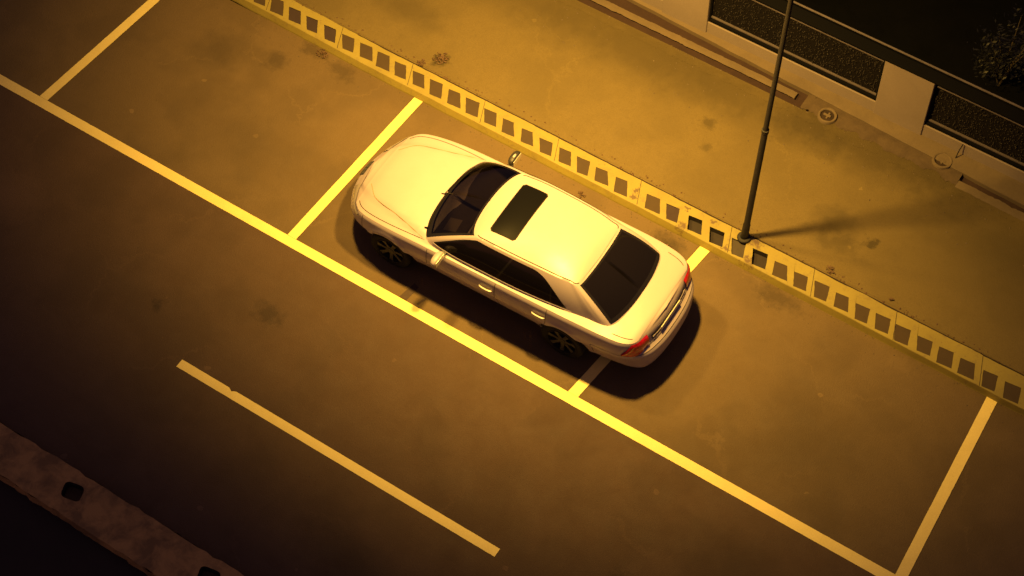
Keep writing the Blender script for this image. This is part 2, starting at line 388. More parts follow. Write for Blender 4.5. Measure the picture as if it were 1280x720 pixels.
# ------------------------------------------------------------------ strips at the foot of the wall
sheet('wall_verge', -110, 110, 4.84, 5.34, .070, M['soil'], 'bare soil verge at the foot of the wall', 'verge', depth=.7)
ragged_band('verge_edging', -14, 1.75, lambda x: 4.965, lambda x: 5.085, .128, M['conc'], 'narrow concrete edging strip between two dark soil channels', 'edging', amp=.012, hump=.004)
ragged_band('pavement_border', -14, 13, 4.70, lambda x: 4.835 if x < 1.9 else (4.84+min(.25, (x-1.9)*.25) if x < 4.2 else 4.84), .1165, M['pave'], 'crumbling dirty border of the pavement beside the soil channel', 'pavement edge', amp=.05, hump=.003)
ragged_band('rubble_bed', 1.9, 4.45, lambda x: 4.86, lambda x: 5.16-max(0,x-3)*.04, .124, grimy('rubble_dirt', (.08, .055, .035), (.04, .026, .018), 6, .95, bstr=.6, fine=30), 'rough lumpy dirt where the soil channels are filled in', 'dirt', amp=.06, hump=.012)
ragged_band('verge_edging', 4.45, 13, lambda x: 4.80-(x-4.45)*.02, lambda x: 4.93-(x-4.45)*.02, .121, M['conc'], 'concrete edging strip right of the drain covers', 'edging', amp=.02, hump=.004)

# ------------------------------------------------------------------ boundary wall
YW = 5.335
wall = empty('boundary_wall', (1.4, YW, .07))
tag(wall, 'low cream wall with broad pillars and black mesh panels behind the pavement', 'wall')
def W(b, name, mat, **kw):
    o = b.build(name, mat, **kw); o.parent = wall; o.matrix_parent_inverse = Matrix.Translation((-1.4, -YW, -.07)); return o
b = MB(); b.box((-30, YW+.001, -.1), (30, YW+.24, .40)); W(b, 'plinth', M['wall'], bevel=.008)
fb = MB()   # mortar fillet at the foot, widening to the right
pts = []
for i in range(200):
    x = -14+27*i/199; d = .03+max(0, min(.30, (x+1.4)*.043))+.012*nz(x*3, 2)
    pts.append((x, d))
for (x0, d0), (x1, d1) in zip(pts, pts[1:]):
    fb.add([(x0, YW-d0, .06), (x1, YW-d1, .06), (x1, YW-d1, .145), (x0, YW-d0, .145), (x0, YW+.02, .175), (x1, YW+.02, .175)], [(0,1,2,3), (3,2,5,4)])
W(fb, 'footing', M['conc'])
pil = [-11.54, -7.94, -4.34, -.74, 2.86, 6.46, 10.06]
for x in pil:
    b = MB(); b.box((x, YW-.018, .1), (x+.775, YW+.15, 1.38)); W(b, 'pillar', M['wall'], bevel=.010)
b = MB(); b.box((-14, YW-.03, 1.382), (13, YW+.16, 1.42)); W(b, 'coping', M['iron'], bevel=.006)
b = MB(); b.tube([(-14, YW+.20, 1.43), (13, YW+.20, 1.43)], .016, 8); W(b, 'top_rail', M['rail'], smooth=True)
def panel(x0, x1, seed):
    rr = random.Random(seed)
    b = MB(); b.box((x0, YW+.075, .50), (x1, YW+.10, 1.26))
    # expanded metal ribs over the sheet
    p = W(b, 'mesh_panel', [M['mesh']])
    f = MB()
    f.box((x0+.02, YW+.045, .475), (x1-.02, YW+.075, .505)); f.box((x0+.02, YW+.035, 1.262), (x1-.02, YW+.07, 1.285))
    W(f, 'rail', M['rail'], bevel=.004)
    g = MB(); g.box((x0, YW+.02, .402), (x1, YW+.11, .455)); g.box((x0, YW+.03, .45), (x0+.03, YW+.11, 1.38)); g.box((x1-.03, YW+.03, .45), (x1, YW+.11, 1.38))
    W(g, 'frame', M['iron'], bevel=.003)
    c = MB()
    for k in range(1500):
        x = rr.uniform(x0+.05, x1-.05); z = rr.uniform(.53, 1.24); y = YW+.073-rr.uniform(0, .022)
        a = rr.uniform(-.7, .7)+math.pi/2; l = rr.uniform(.010, .024); w = rr.uniform(.003, .007); t = rr.uniform(-.6, .6)
        dx, dz = math.cos(a)*l, math.sin(a)*l; nx, nz_ = -math.sin(a)*w, math.cos(a)*w
        c.add([(x-dx, y, z-dz), (x+nx, y-.006+t*.01, z+nz_), (x+dx, y-.002, z+dz), (x-nx, y-.010, z-nz_)], [(0,1,2,3)])
    o = W(c, 'climber', M['ivy']); o['kind'] = 'stuff'; o['label'] = 'dry climber leaves caught in the black mesh'
for i in range(len(pil)-1): panel(pil[i]+.777, pil[i+1]-.002, 20+i)

# drain covers at the foot of the wall
def ring_cover(x, y, z, r, label, seed):
    rr = random.Random(seed)
    e = empty('drain_cover', (x, y, z)); tag(e, label, 'drain cover', 'round drain covers by the wall')
    b = MB(); n = 40; prof = [(r*.72, -.04), (r*.72, .025), (r*.80, .036), (r*.94, .034), (r, .02), (r*1.03, -.04)]
    b.lathe(prof, 'z', n)
    b.v = [(vx*(1+.05*nz(vx*9, vy*9, seed)), vy*(1+.05*nz(vx*9+3, vy*9, seed)), vz+.008*nz(vx*14, vy*14, seed)) for vx, vy, vz in b.v]
    b.build('ring', M['conc'], e, smooth=True)
    b = MB(); b.lathe([(.001, .012), (r*.35, .012), (r*.42, .004), (r*.70, .004)], 'z', 28)
    b.build('lid', M['crack'], e, smooth=True)
    b = MB(); b.box((-r*.45, -r*.1, .010), (r*.35, r*.16, .024)); b.box((-r*.05, -r*.4, .011), (r*.14, r*.45, .022))
    b.build('lifting_bar', M['conc'], e, bevel=.004)
ring_cover(2.32, 4.93, .13, .145, 'round pale ringed drain cover right of the lamp post, at the wall foot', 3)
ring_cover(4.10, 5.10, .13, .15, 'round dark drain cover below the wall pillar, farther right', 8)
b = MB(); b.tube([(4.24, 5.22, .12), (4.25, 5.28, .30), (4.27, 5.31, .42)], .008, 8)
tag(b.build('vent_pipe', M['pole'], smooth=True), 'thin dark pipe stub standing by the right drain cover', 'pipe')

# ------------------------------------------------------------------ median kerb, bottom left
def median():
    b = MB(); y0, y1, z = -6.13, -5.53, .15
    holes = [(-3.06, -5.80, .145, .115), (-.82, -5.78, .15, .11), (1.45, -5.8, .15, .11), (3.7, -5.8, .15, .11), (-5.3, -5.8, .15, .11)]
    xs = [-14]+[h[0] for h in sorted(holes)]+[13]; holes = sorted(holes)
    bounds = [-14]+[(holes[i][0]+holes[i+1][0])/2 for i in range(len(holes)-1)]+[13]
    ye = lambda x, y, s: y+.022*nz(x*2.2, s)+.026*nz(x*9, s+3)+.018*nz(x*31, s+5)
    K = 18
    for i, (hx_, hy, hw, hh) in enumerate(holes):
        xa, xb = bounds[i], bounds[i+1]
        ins = []; out = []
        for k in range(4*K):
            side = k//K; t = (k % K)/K
            u, v = [(-1+2*t, -1), (1, -1+2*t), (1-2*t, 1), (-1, 1-2*t)][side]
            th = math.atan2(v, u); q = (abs(math.cos(th))**4+abs(math.sin(th))**4)**-.25
            px, py = hx_+hw*q*math.cos(th+.25), hy+hh*q*math.sin(th+.25)
            ins.append((px+.006*nz(px*30, py*30), py, z+.002))
            xx = xa+(xb-xa)*(u+1)/2
            out.append((xx, ye(xx, y0, 1) if v == -1 else (ye(xx, y1, 2) if v == 1 else ye(xx, y0, 1)+(ye(xx, y1, 2)-ye(xx, y0, 1))*(v+1)/2), z))
        n = len(ins)
        b.add(ins+out, [(k, (k+1) % n, n+(k+1) % n, n+k) for k in range(n)], 0)
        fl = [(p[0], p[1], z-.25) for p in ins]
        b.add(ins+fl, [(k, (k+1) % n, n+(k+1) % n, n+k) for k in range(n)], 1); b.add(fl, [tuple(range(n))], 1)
    n = 400
    for i in range(n):
        x0 = -14+27*i/n; x1 = -14+27*(i+1)/n
        for y, s in ((y0, 1), (y1, 2)):
            b.add([(x0, ye(x0, y, s), z), (x1, ye(x1, y, s), z), (x1, ye(x1, y, s)+(.02 if s == 2 else -.02), 0), (x0, ye(x0, y, s)+(.02 if s == 2 else -.02), 0)], [(0,1,2,3)], 0)
    tag(b.build('median_kerb', [M['median'], M['hole']]), 'broad chipped concrete median kerb with square drain holes, lower left', 'kerb', kind='structure')
median()

# ------------------------------------------------------------------ grit and dead leaves near the kerb
def grit(name, n, area, mat, label, cat, size, z):
    b = MB(); 
    for k in range(n):
        x = rnd.uniform(area[0], area[1]); y = area[2]+(area[3]-area[2])*(rnd.random()**area[4]); r = rnd.uniform(*size)
        pts = [Vector((rnd.uniform(.6, 1)*r*c[0], rnd.uniform(.6, 1)*r*c[1], rnd.uniform(.4, .8)*r*c[2])) for c in ((1,0,0),(0,1,0),(-1,0,0),(0,-1,0),(0,0,1))]
        b.add([(x+p.x, y+p.y, z+p.z) for p in pts], [(0,1,4),(1,2,4),(2,3,4),(3,0,4)])
    o = b.build(name, mat); return tag(o, label, cat, kind='stuff')
grit('grit', 320, (-8, 7, 2.0, 1.6, 2.6), M['pebble'], 'fine grit lying along the foot of the yellow kerb', 'grit', (.005, .016), .002)
grit('gravel_crumbs', 380, (-6, 7, 4.85, 3.9, 2.4), M['pebble'], 'stone crumbs scattered on the pavement near the wall', 'gravel', (.006, .022), .113)
grit('road_grit', 90, (-8, 7, -5.2, 1.9, 1.0), M['pebble'], 'loose pale grit specks on the asphalt', 'grit', (.004, .010), .002)
grit('leaf_litter', 260, (-7, 7, 2.50, 2.62, 1.5), M['litter_leaf'], 'dead leaf scraps caught in the joint behind the kerb', 'litter', (.008, .028), .114)
def clump(name, x, y, z, r, label, cat, n=60, mat='litter_leaf'):
    b = MB()
    for k in range(n):
        a = rnd.uniform(0, 6.28); q = r*rnd.random()**.7; s = rnd.uniform(.012, .03)
        cx, cy, cz = x+q*math.cos(a), y+q*math.sin(a), z+rnd.uniform(0, .03)
        d = Vector((rnd.uniform(-1,1), rnd.uniform(-1,1), rnd.uniform(-.4,.6))).normalized()*s; e = d.cross(Vector((0,0,1))).normalized()*s*.5
        b.add([(cx-d.x, cy-d.y, cz), (cx+e.x, cy+e.y, cz+.008), (cx+d.x, cy+d.y, cz+abs(d.z)), (cx-e.x, cy-e.y, cz+.004)], [(0,1,2,3)])
    return tag(b.build(name, M[mat]), label, cat, 'weed tufts and leaf clumps on the ground')
clump('weed_tuft', -3.10, 2.78, .115, .12, 'dark dry weed tuft on the pavement behind the kerb above the bay divider', 'weed', 80)
clump('weed_tuft', -3.30, 2.55, .115, .07, 'small weed tuft growing out of the kerb joint', 'weed', 30)
clump('leaf_clump', 1.50, 1.72, .003, .09, 'small dark leaf clump on the asphalt by the kerb behind the car roof', 'leaves', 46)
clump('leaf_clump', -.02, 1.86, .003, .06, 'tiny leaf clump at the kerb foot beside the parked car', 'leaves', 20)
clump('leaf_clump', 3.62, 2.58, .115, .06, 'pale leaf scrap clump at the kerb joint right of the lamp post', 'leaves', 26)
clump('leaf_clump', 4.55, 2.60, .115, .03, 'tiny dark leaf clump at the kerb joint farther right', 'leaves', 10)
clump('leaf_clump', -4.72, 1.98, .003, .10, 'dirty leaf clump beside the kerb near the top left', 'leaves', 40)

# ------------------------------------------------------------------ shrubs beyond the wall
def shrub(x, y, r, h, label, seed, n=1300):
    rr = random.Random(seed)
    e = empty('shrub', (x, y, -.65)); tag(e, label, 'shrub', 'shrubs in the dark garden beyond the wall')
    b = MB(); tips = []
    for k in range(9):
        a = rr.uniform(0, 6.28); q = rr.uniform(.4, .95)*r
        tip = (q*math.cos(a), q*math.sin(a), h*rr.uniform(.55, 1)); tips.append(tip)
        b.tube([(0,0,0), (tip[0]*.35, tip[1]*.35, tip[2]*.5), tip], [.018, .012, .004], 6)
    b.build('stem', M['stem'], e, smooth=True)
    b = MB()
    for k in range(n):
        t = tips[rr.randrange(len(tips))]; s = rr.uniform(.022, .05)
        c = Vector(t)*rr.uniform(.5, 1.05)+Vector((rr.gauss(0, .12), rr.gauss(0, .12), rr.gauss(0, .10)))
        d = Vector((rr.uniform(-1,1), rr.uniform(-1,1), rr.uniform(-.5,.7))).normalized(); w = d.cross(Vector((rr.random(), rr.random(), 1))).normalized()
        b.add([c-d*s, c+w*s*.4, c+d*s, c-w*s*.4], [(0,1,2,3)])
    b.build('foliage', M['leaf'], e)
shrub(4.05, 7.45, .45, 1.3, 'small shrub showing faint pale leaves beyond the wall, top right', 5)
shrub(5.3, 7.6, .5, 1.0, 'low dark shrub behind the right mesh panel', 6)
shrub(1.6, 8.9, .6, 1.0, 'dark shrub deep in the garden above the wall rail', 9)
shrub(6.7, 8.4, .6, 1.3, 'dark shrub beyond the right edge of the wall', 10)

# ------------------------------------------------------------------ street lamp
LX, LY = 2.345, 2.40
def pole_at(z): return Vector((LX+.004*z, LY+.045*z, z))
HT = 8.1
lp = empty('street_lamp', (LX, LY, .12)); tag(lp, 'tall thin black lamp post standing on the yellow kerb', 'street lamp')
def L(b, name, mat, **kw):
    o = b.build(name, mat, **kw); o.parent = lp if 'par' not in kw else kw['par']; o.matrix_parent_inverse = Matrix.Translation((-LX, -LY, -.12)); return o
b = MB(); b.tube([pole_at(z) for z in (.10, .16, .45, .46, 2.5, 2.52, HT*.66, HT)], [.056, .054, .052, .045, .043, .036, .031, .028], 16); L(b, 'pole', M['pole'], smooth=True)
b = MB(); b.lathe([(.001, .105), (.095, .105), (.10, .112), (.10, .128), (.09, .138), (.055, .14)], 'z', 20, (LX, LY, .02)); L(b, 'base_flange', M['pole'], smooth=True)
for zz in (2.51,):
    b = MB(); p = pole_at(zz); b.lathe([(.038, -.03), (.050, -.028), (.050, .028), (.038, .03)], 'z', 18, p); L(b, 'band', M['pole'], smooth=True)
heads = [Vector((.50, 1.05, 7.6)), Vector((-3.1, 1.05, 8.1))]
top = pole_at(HT)
b = MB(); arm = []
for i in range(13):
    t = i/12; q = top.lerp(heads[1]+Vector((0, 0, .12)), t); q.z += .35*math.sin(math.pi*t); arm.append(q)
b.tube(arm, [.036-.014*i/12 for i in range(13)], 12); L(b, 'arm', M['pole'], smooth=True)
M['glow'] = plain('sodium_lamp_glass', (.9, .7, .3), .4)
_b = M['glow'].node_tree.nodes['Principled BSDF']; _b.inputs['Emission Color'].default_value = (1, .62, .22, 1); _b.inputs['Emission Strength'].default_value = 12
LC = (1.0, .560, .095)
for k, h in enumerate(heads):
    g = MB(); g.lathe([(.001, .13), (.07, .13), (.17, .07), (.20, .0), (.19, -.02), (.16, -.02)], 'z', 28, h); g.tube([h+Vector((0,0,.12)), h+Vector((0,0,.34 if k == 0 else .14))], .02, 8)
    hd = L(g, 'lamp_head', M['lamp_shell'], smooth=True)
    d = MB(); d.lathe([(.001, -.035), (.09, -.032), (.155, -.016)], 'z', 28, h)
    o = d.build('diffuser', M['glow'], smooth=True); o.parent = hd
    o.matrix_parent_inverse = (Matrix.Translation((LX, LY, .12)) @ Matrix.Translation((-LX, -LY, -.12))).inverted()
    ld = bpy.data.lights.new('lamp_light', 'SPOT'); ld.energy = (7700, 5300)[k]; ld.color = LC
    ld.spot_size = R((108, 104)[k]); ld.spot_blend = 1.0; ld.shadow_soft_size = (.24, .28)[k]
    lo = bpy.data.objects.new('lamp_light', ld); C.objects.link(lo)
    lo.location = h+Vector((0, 0, -.14))
    aim = (Vector((.67, 2.65, 0)), Vector((-2.9, 2.75, 0)))[k]
    lo.rotation_euler = (aim-lo.location).to_track_quat('-Z', 'Y').to_euler()

# ------------------------------------------------------------------ the car
def crom(P, t):
    n = len(P)-1; i = min(int(t), n-1); f = t-i
    def g(k):
        if k < 0: a = P[-k]; return (a[0], -a[1]) + tuple(a[2:])
        if k > n: a = P[2*n-k]; return (a[0], -a[1]) + tuple(a[2:])
        return P[k]
    p0, p1, p2, p3 = g(i-1), g(i), g(i+1), g(i+2)
    return tuple(.5*((2*b)+(-a+c)*f+(2*a-5*b+4*c-d)*f*f+(-a+3*b-3*c+d)*f**3) for a, b, c, d in zip(p0, p1, p2, p3))
def interp(xs, ys, x):
    if x <= xs[0]: return ys[0]
    if x >= xs[-1]: return ys[-1]
    for i in range(len(xs)-1):
        if x <= xs[i+1]:
            h = xs[i+1]-xs[i]; t = (x-xs[i])/h
            def m(k):
                if k <= 0 or k >= len(xs)-1: return (ys[1]-ys[0])/(xs[1]-xs[0]) if k <= 0 else (ys[-1]-ys[-2])/(xs[-1]-xs[-2])
                a = (ys[k]-ys[k-1])/(xs[k]-xs[k-1]); b = (ys[k+1]-ys[k])/(xs[k+1]-xs[k])
                return 0 if a*b <= 0 else 2*a*b/(a+b)
            m0, m1 = m(i), m(i+1)
            return (2*t**3-3*t*t+1)*ys[i]+(t**3-2*t*t+t)*h*m0+(-2*t**3+3*t*t)*ys[i+1]+(t**3-t*t)*h*m1
PL = [(2.42,0),(2.40,.22),(2.33,.45),(2.17,.69),(1.90,.85),(1.4,.915),(.7,.925),(0,.925),(-.7,.925),(-1.4,.92),(-2.0,.90),(-2.34,.835),(-2.56,.66),(-2.655,.38),(-2.68,0)]
NT = len(PL)-1
def plan(t):
    p = crom(PL, t); e = .004
    a = crom(PL, max(0, t-e)); c = crom(PL, min(NT, t+e))
    d = Vector((c[0]-a[0], c[1]-a[1])).normalized()
    return p, Vector((-d.y, d.x))*-1 if False else Vector((-d.y, d.x))
ZT = ([-2.7,-2.4,-1.9,-1.4,0,.85,1.4,1.9,2.2,2.45], [.925,.95,.965,.955,.925,.905,.865,.80,.745,.70])
CR = ([-2.7,-2.4,-1.9,-1.4,0,.85,1.4,1.9,2.2,2.45], [.03,.035,.045,.05,.05,.085,.09,.08,.06,.035])
FI = ([0,.12,.3,.55,.66,.78,.9,1], [.07,.015,.0,.0,.02,.075,.13,.185])
RI = ([0,.12,.35,.56,.63,.67,.71,.80,.94,1], [.09,.03,.0,.0,.018,.055,.11,.13,.160,.190])
SI = ([0,.06,.14,.30,.5,.60,.64,.70,.82,.93,1], [.21,.16,.135,.095,.045,.004,.012,.006,.014,.026,.058])
def bodypt(t, u, off=0):
    (x, y), n = plan(t)
    if n.y < 0 or (abs(n.y) < 1e-6 and False): pass
    # outward normal
    if n.dot(Vector((x*.25, y))) < 0: n = -n
    zb = .20+.03*min(1, abs(x/2.6))**4; zt = interp(*ZT, x)
    f = interp(*(FI if x > 0 else RI), u); s = interp(*SI, u)
    px = x - n.x*abs(n.x)*f; py = max(0, y - n.y*abs(n.y)*s)
    z = zb+(zt-zb)*u
    for cx in (1.4, -1.4):
        r = math.hypot(px-cx, z-.33); py += .016*math.exp(-((r-.40)/.045)**2)*(1 if y > .5 else 0)
    return Vector((px, py, z))
def hood_bump(x, y):
    if x < .6: 
        return 0
    yc = interp([.8, 1.4, 1.85, 2.1, 2.3], [.78, .64, .545, .44, .25], x); d = yc-abs(y)
    k = max(0, min(1, (x-.6)/.3)); 
    return .024*k*(1/(1+math.exp(-d/.008)))
def toppt(t, s):
    e = bodypt(t, 1.0); x = e.x
    # rolled shoulder then crowned panel
    z = e.z + interp(*CR, x)*(1-abs(s)**2.0)+hood_bump(x, e.y*s)*min(1, (1-abs(s))*12)
    xx = x
    return Vector((xx, e.y*s, z))
carE = empty('parked_car', (-.2595, .3216, .004), R(181.07))
tag(carE, 'pale cream four door saloon with sunroof parked alone in the bay', 'car')
def car_paint(name):
    m, nt, b = newmat(name); v = coords(nt)
    f = ramp(nt, noise_tex(nt, v, 3, 6, .6, .4), .35, .75)
    c = mix(nt, f, (.355, .300, .33), (.33, .28, .305))
    dust = ramp(nt, noise_tex(nt, v, 60, 4, .7), .62, .75)
    c = mix(nt, mth(nt, 'MULTIPLY', dust, .12), c, (.22, .19, .16))
    nt.links.new(c, b.inputs['Base Color'])
    rr = N(nt, 'ShaderNodeMapRange'); rr.inputs['To Min'].default_value = .42; rr.inputs['To Max'].default_value = .52
    nt.links.new(f, rr.inputs['Value']); nt.links.new(rr.outputs[0], b.inputs['Roughness'])
    b.inputs['Metallic'].default_value = .0
    b.inputs['Coat Weight'].default_value = .22; b.inputs['Coat Roughness'].default_value = .30
    return m
CP = car_paint('cream_car_paint')
M['seam'] = plain('panel_gap', (.02, .014, .01), .9)
M['rubber'] = plain('black_rubber', (.007, .007, .008), .85, spec=.2)
M['dark_plastic'] = plain('dark_plastic', (.02, .018, .018), .5)
M['side_glass'] = plain('dark_side_glass', (.005, .004, .006), .07, spec=.25)
M['frit'] = plain('black_glass_border', (.010, .009, .010), .15)
M['chrome'] = plain('chrome', (.75, .70, .60), .35, .5)
M['well'] = plain('wheel_well', (.012, .012, .012), .9)
M['alloy'] = grimy('dusty_alloy', (.034, .032, .032), (.02, .018, .018), 20, .5, .2, 0)
M['interior'] = grimy('dark_upholstery', (.035, .026, .026), (.055, .04, .038), 8, .85, bstr=.2)
M['tan'] = grimy('dusty_dash_top', (.07, .055, .045), (.04, .03, .028), 8, .8, bstr=.2)
M['lamp_clear'] = plain('headlight_lens', (.26, .23, .21), .3, 0, .3)
def tl_mat():
    m, nt, b = newmat('red_tail_lens'); v = coords(nt)
    c = mix(nt, ramp(nt, noise_tex(nt, v, 25, 3), .4, .6), (.62, .010, .03), (.42, .006, .02))
    nt.links.new(c, b.inputs['Base Color']); b.inputs['Roughness'].default_value = .12; b.inputs['Coat Weight'].default_value = 1
    return m
M['tail'] = tl_mat()
def glass_mat():
    m, nt, b = newmat('tinted_glass')
    nt.nodes.remove(b); out = nt.nodes['Material Output']
    tr = N(nt, 'ShaderNodeBsdfTransparent'); tr.inputs['Color'].default_value = (.20, .18, .20, 1)
    gl = N(nt, 'ShaderNodeBsdfGlossy'); gl.inputs['Roughness'].default_value = .04; gl.inputs['Color'].default_value = (.9, .9, .9, 1)
    fr = N(nt, 'ShaderNodeFresnel'); fr.inputs['IOR'].default_value = 1.5
    mx = N(nt, 'ShaderNodeMixShader'); nt.links.new(fr.outputs[0], mx.inputs[0]); nt.links.new(tr.outputs[0], mx.inputs[1]); nt.links.new(gl.outputs[0], mx.inputs[2])
    nt.links.new(mx.outputs[0], out.inputs['Surface']); return m
M['glass'] = glass_mat()

SUB = 14
ts = [NT*i/(NT*SUB) for i in range(NT*SUB+1)]
us = [0,.04,.08,.12,.17,.23,.30,.37,.44,.50,.54,.58,.62,.66,.70,.74,.78,.82,.86,.90,.93,.96,.98,1.0]
ss = [.985,.96,.93,.89,.84,.78,.72,.66,.60,.54,.48,.42,.36,.30,.24,.18,.12,.06,0]
def build_body():
    bm = bmesh.new(); lay = bm.faces.layers.int.new('pid')
    cache = {}
    def V(p):
        k = (round(p[0], 5), round(p[1], 5), round(p[2], 5))
        if k not in cache: cache[k] = bm.verts.new(p)
        return cache[k]
    def quad(a, b_, c, d, pid, mi):
        vs = []
        for q in (a, b_, c, d):
            v = V(q)
            if v not in vs: vs.append(v)
        if len(vs) < 3: return
        try: f = bm.faces.new(vs)
        except ValueError: return
        f[lay] = pid; f.material_index = mi; f.smooth = True
    side = [[bodypt(t, u) for u in us] for t in ts]
    topg = [[side[i][-1]]+[toppt(t, s) for s in ss] for i, t in enumerate(ts)]
    for sg in (1, -1):
        mir = lambda p: (p.x, p.y*sg, p.z)
        for i in range(len(ts)-1):
            xm = (side[i][10].x+side[i+1][10].x)/2
            for j in range(len(us)-1):
                um = (us[j]+us[j+1])/2; pid = 0
                if xm > 1.86: pid = 1
                elif xm < -1.86 and um < .66: pid = 2
                elif -.335 < xm < .735 and .12 < um: pid = 3 if sg > 0 else 5
                elif -1.14 < xm <= -.335 and .12 < um: pid = 4 if sg > 0 else 6
                quad(*[mir(p) for p in (side[i][j], side[i+1][j], side[i+1][j+1], side[i][j+1])], pid, 0)
            for j in range(len(ss)):
                s1 = 1 if j == 0 else ss[j-1]; sm = (s1+ss[j])/2; pid = 0; mi = 0
                if xm > 1.0 and sm < .90: pid = 7
                elif xm < -2.02 and sm < .93: pid = 8
                elif -2.0 < xm < .85 and sm < .93: mi = 1
                quad(*[mir(p) for p in (topg[i][j], topg[i+1][j], topg[i+1][j+1], topg[i][j+1])], pid, mi)
            # floor pan
            a, c = side[i][0], side[i+1][0]
            for k in range(4):
                s0, s1 = 1-k/4, 1-(k+1)/4
                quad(mir(a*1), mir(c*1), mir(c), mir(a), 0, 1) if False else None
                A = Vector((a.x, a.y*s0, a.z)); B = Vector((c.x, c.y*s0, c.z)); Cc = Vector((c.x, c.y*s1, c.z)); D = Vector((a.x, a.y*s1, a.z))
                quad(*[mir(p) for p in (A, B, Cc, D)], 0, 1)
    bmesh.ops.recalc_face_normals(bm, faces=bm.faces)
    me = bpy.data.meshes.new('tmp_body'); bm.to_mesh(me); bm.free()
    me.materials.append(CP); me.materials.append(M['well'])
    o = bpy.data.objects.new('tmp_body', me); C.objects.link(o)
    cut = MB()
    for cx in (1.4, -1.4):
        for sy in (1, -1):
            a, b_ = (.64, 1.2) if sy > 0 else (-1.2, -.64)
            cut.lathe([(.001, a), (.372, a), (.372, b_), (.001, b_)], 'y', 48, (cx, 0, .33), mi=1)
    co = cut.build('tmp_cut', [CP, M['well']])
    md = o.modifiers.new('b', 'BOOLEAN'); md.operation = 'DIFFERENCE'; md.object = co; md.solver = 'EXACT'
    dg = bpy.context.evaluated_depsgraph_get()
    res = bpy.data.meshes.new_from_object(o.evaluated_get(dg), preserve_all_data_layers=True, depsgraph=dg)
    bpy.data.objects.remove(o); bpy.data.objects.remove(co)
    names = {0:'body', 1:'front_bumper', 2:'rear_bumper', 3:'front_door', 4:'rear_door', 5:'front_door', 6:'rear_door', 7:'bonnet', 8:'boot_lid'}
    objs = {}
    for pid, nm in names.items():
        bm = bmesh.new(); bm.from_mesh(res); lay = bm.faces.layers.int.get('pid')
        kill = [f for f in bm.faces if (f[lay] if lay else 0) != pid]
        # faces made by the cutter stay with the body
        bmesh.ops.delete(bm, geom=kill, context='FACES')
        if not bm.faces: bm.free(); continue
        m2 = bpy.data.meshes.new(nm); bm.to_mesh(m2); bm.free()
        m2.materials.clear(); m2.materials.append(CP); m2.materials.append(M['well'])
        m2.set_sharp_from_angle(angle=R(35))
        ob = bpy.data.objects.new(nm, m2); C.objects.link(ob); ob.parent = carE; objs[pid] = ob
    return objs
body = build_body()

# --- greenhouse
G0 = [(1.03,0),(1.01,.30),(.95,.56),(.825,.765),(.50,.822),(0,.830),(-.60,.825),(-1.15,.790),(-1.68,.730),(-1.99,.675),(-2.10,.40),(-2.13,0)]
G1 = [(.25,0),(.235,.27),(.19,.47),(.105,.60),(-.05,.622),(-.30,.630),(-.70,.622),(-1.08,.603),(-1.30,.575),(-1.425,.545),(-1.455,.30),(-1.46,0)]
GN = 11
def gz0(x): return interp([-2.2,-2.0,-1.5,-.6,.4,.8,1.05], [1.005,.985,.955,.935,.925,.935,.985], x)
def gz1(x): return interp([-1.5,-1.3,-.8,-.3,.05,.26], [1.335,1.362,1.385,1.383,1.362,1.342], x)
def gpt(t, v, off=0):
    sg = 1
    if t < 0: t = -t; sg = -1
    if t > GN: t = 2*GN-t; sg = -1
    a = crom(G0, t); c = crom(G1, t)
    za, zc = gz0(a[0]), gz1(c[0])
    p = Vector((a[0]+(c[0]-a[0])*v, a[1]+(c[1]-a[1])*v, za+(zc-za)*v))
    bl = .035*4*v*(1-v)
    if v > 0:
        d = Vector((c[0]-a[0], c[1]-a[1], zc-za)); tt = min(GN-.01, t+.01); t0 = max(0.01, t-.01)
        q = Vector(crom(G0, tt))-Vector(crom(G0, t0)); nn = Vector((q.x, q.y, 0)).cross(d).normalized()
        if nn.z < 0: nn = -nn
        p += nn*bl*(.8 if 3.2 < t < 8.8 else 1.0)
    p.y *= sg
    return p
def gnorm(fn, a, b_, ea=.01, eb=.01):
    p = fn(a, b_); da = fn(a+ea, b_)-fn(a-ea, b_); db = fn(a, b_+eb)-fn(a, b_-eb)
    n = da.cross(db)
    n = n.normalized() if n.length > 1e-9 else Vector((0,0,1))
    if n.dot(Vector((p.x*.35, p.y, p.z-.55))) < 0: n = -n
    return n
def rpt(t, s):   # roof
    sg = 1
    c = gpt(t, 1.0); x, y = c.x, c.y
    k = max(0, 1-(abs(x+.62)/.88)**3.2)
    return Vector((x, y*s, c.z+.072*k*(1-abs(s)**2.3)))
gv = [-.10, 0, .05, .10, .15, .2, .25, .3, .35, .4, .45, .5, .55, .6, .65, .7, .75, .8, .85, .9, .95, .98, 1.0]
GS = 12
gts = [i/GS for i in range(GN*GS+1)]
def grid_mesh(fn, A, B, mb, skip=None, mi=0, mif=None):
    vs = [fn(a, b_) for a in A for b_ in B]; nb = len(B); base = len(mb.v)
    mb.v += [tuple(p) for p in vs]
    for i in range(len(A)-1):
        for j in range(nb-1):
            am, bm_ = (A[i]+A[i+1])/2, (B[j]+B[j+1])/2
            if skip and skip(am, bm_): continue
            mb.f.append((base+i*nb+j, base+(i+1)*nb+j, base+(i+1)*nb+j+1, base+i*nb+j+1)); mb.m.append(mif(am, bm_) if mif else mi)
def weld(o, d=.0002):
    bm = bmesh.new(); bm.from_mesh(o.data); bmesh.ops.remove_doubles(bm, verts=bm.verts, dist=d)
    bmesh.ops.recalc_face_normals(bm, faces=bm.faces); bm.to_mesh(o.data); bm.free()
    o.data.polygons.foreach_set('use_smooth', [True]*len(o.data.polygons)); o.data.set_sharp_from_angle(angle=R(38))
b = MB()
full = [-t for t in gts[::-1]]+gts[1:]   # both sides through the front
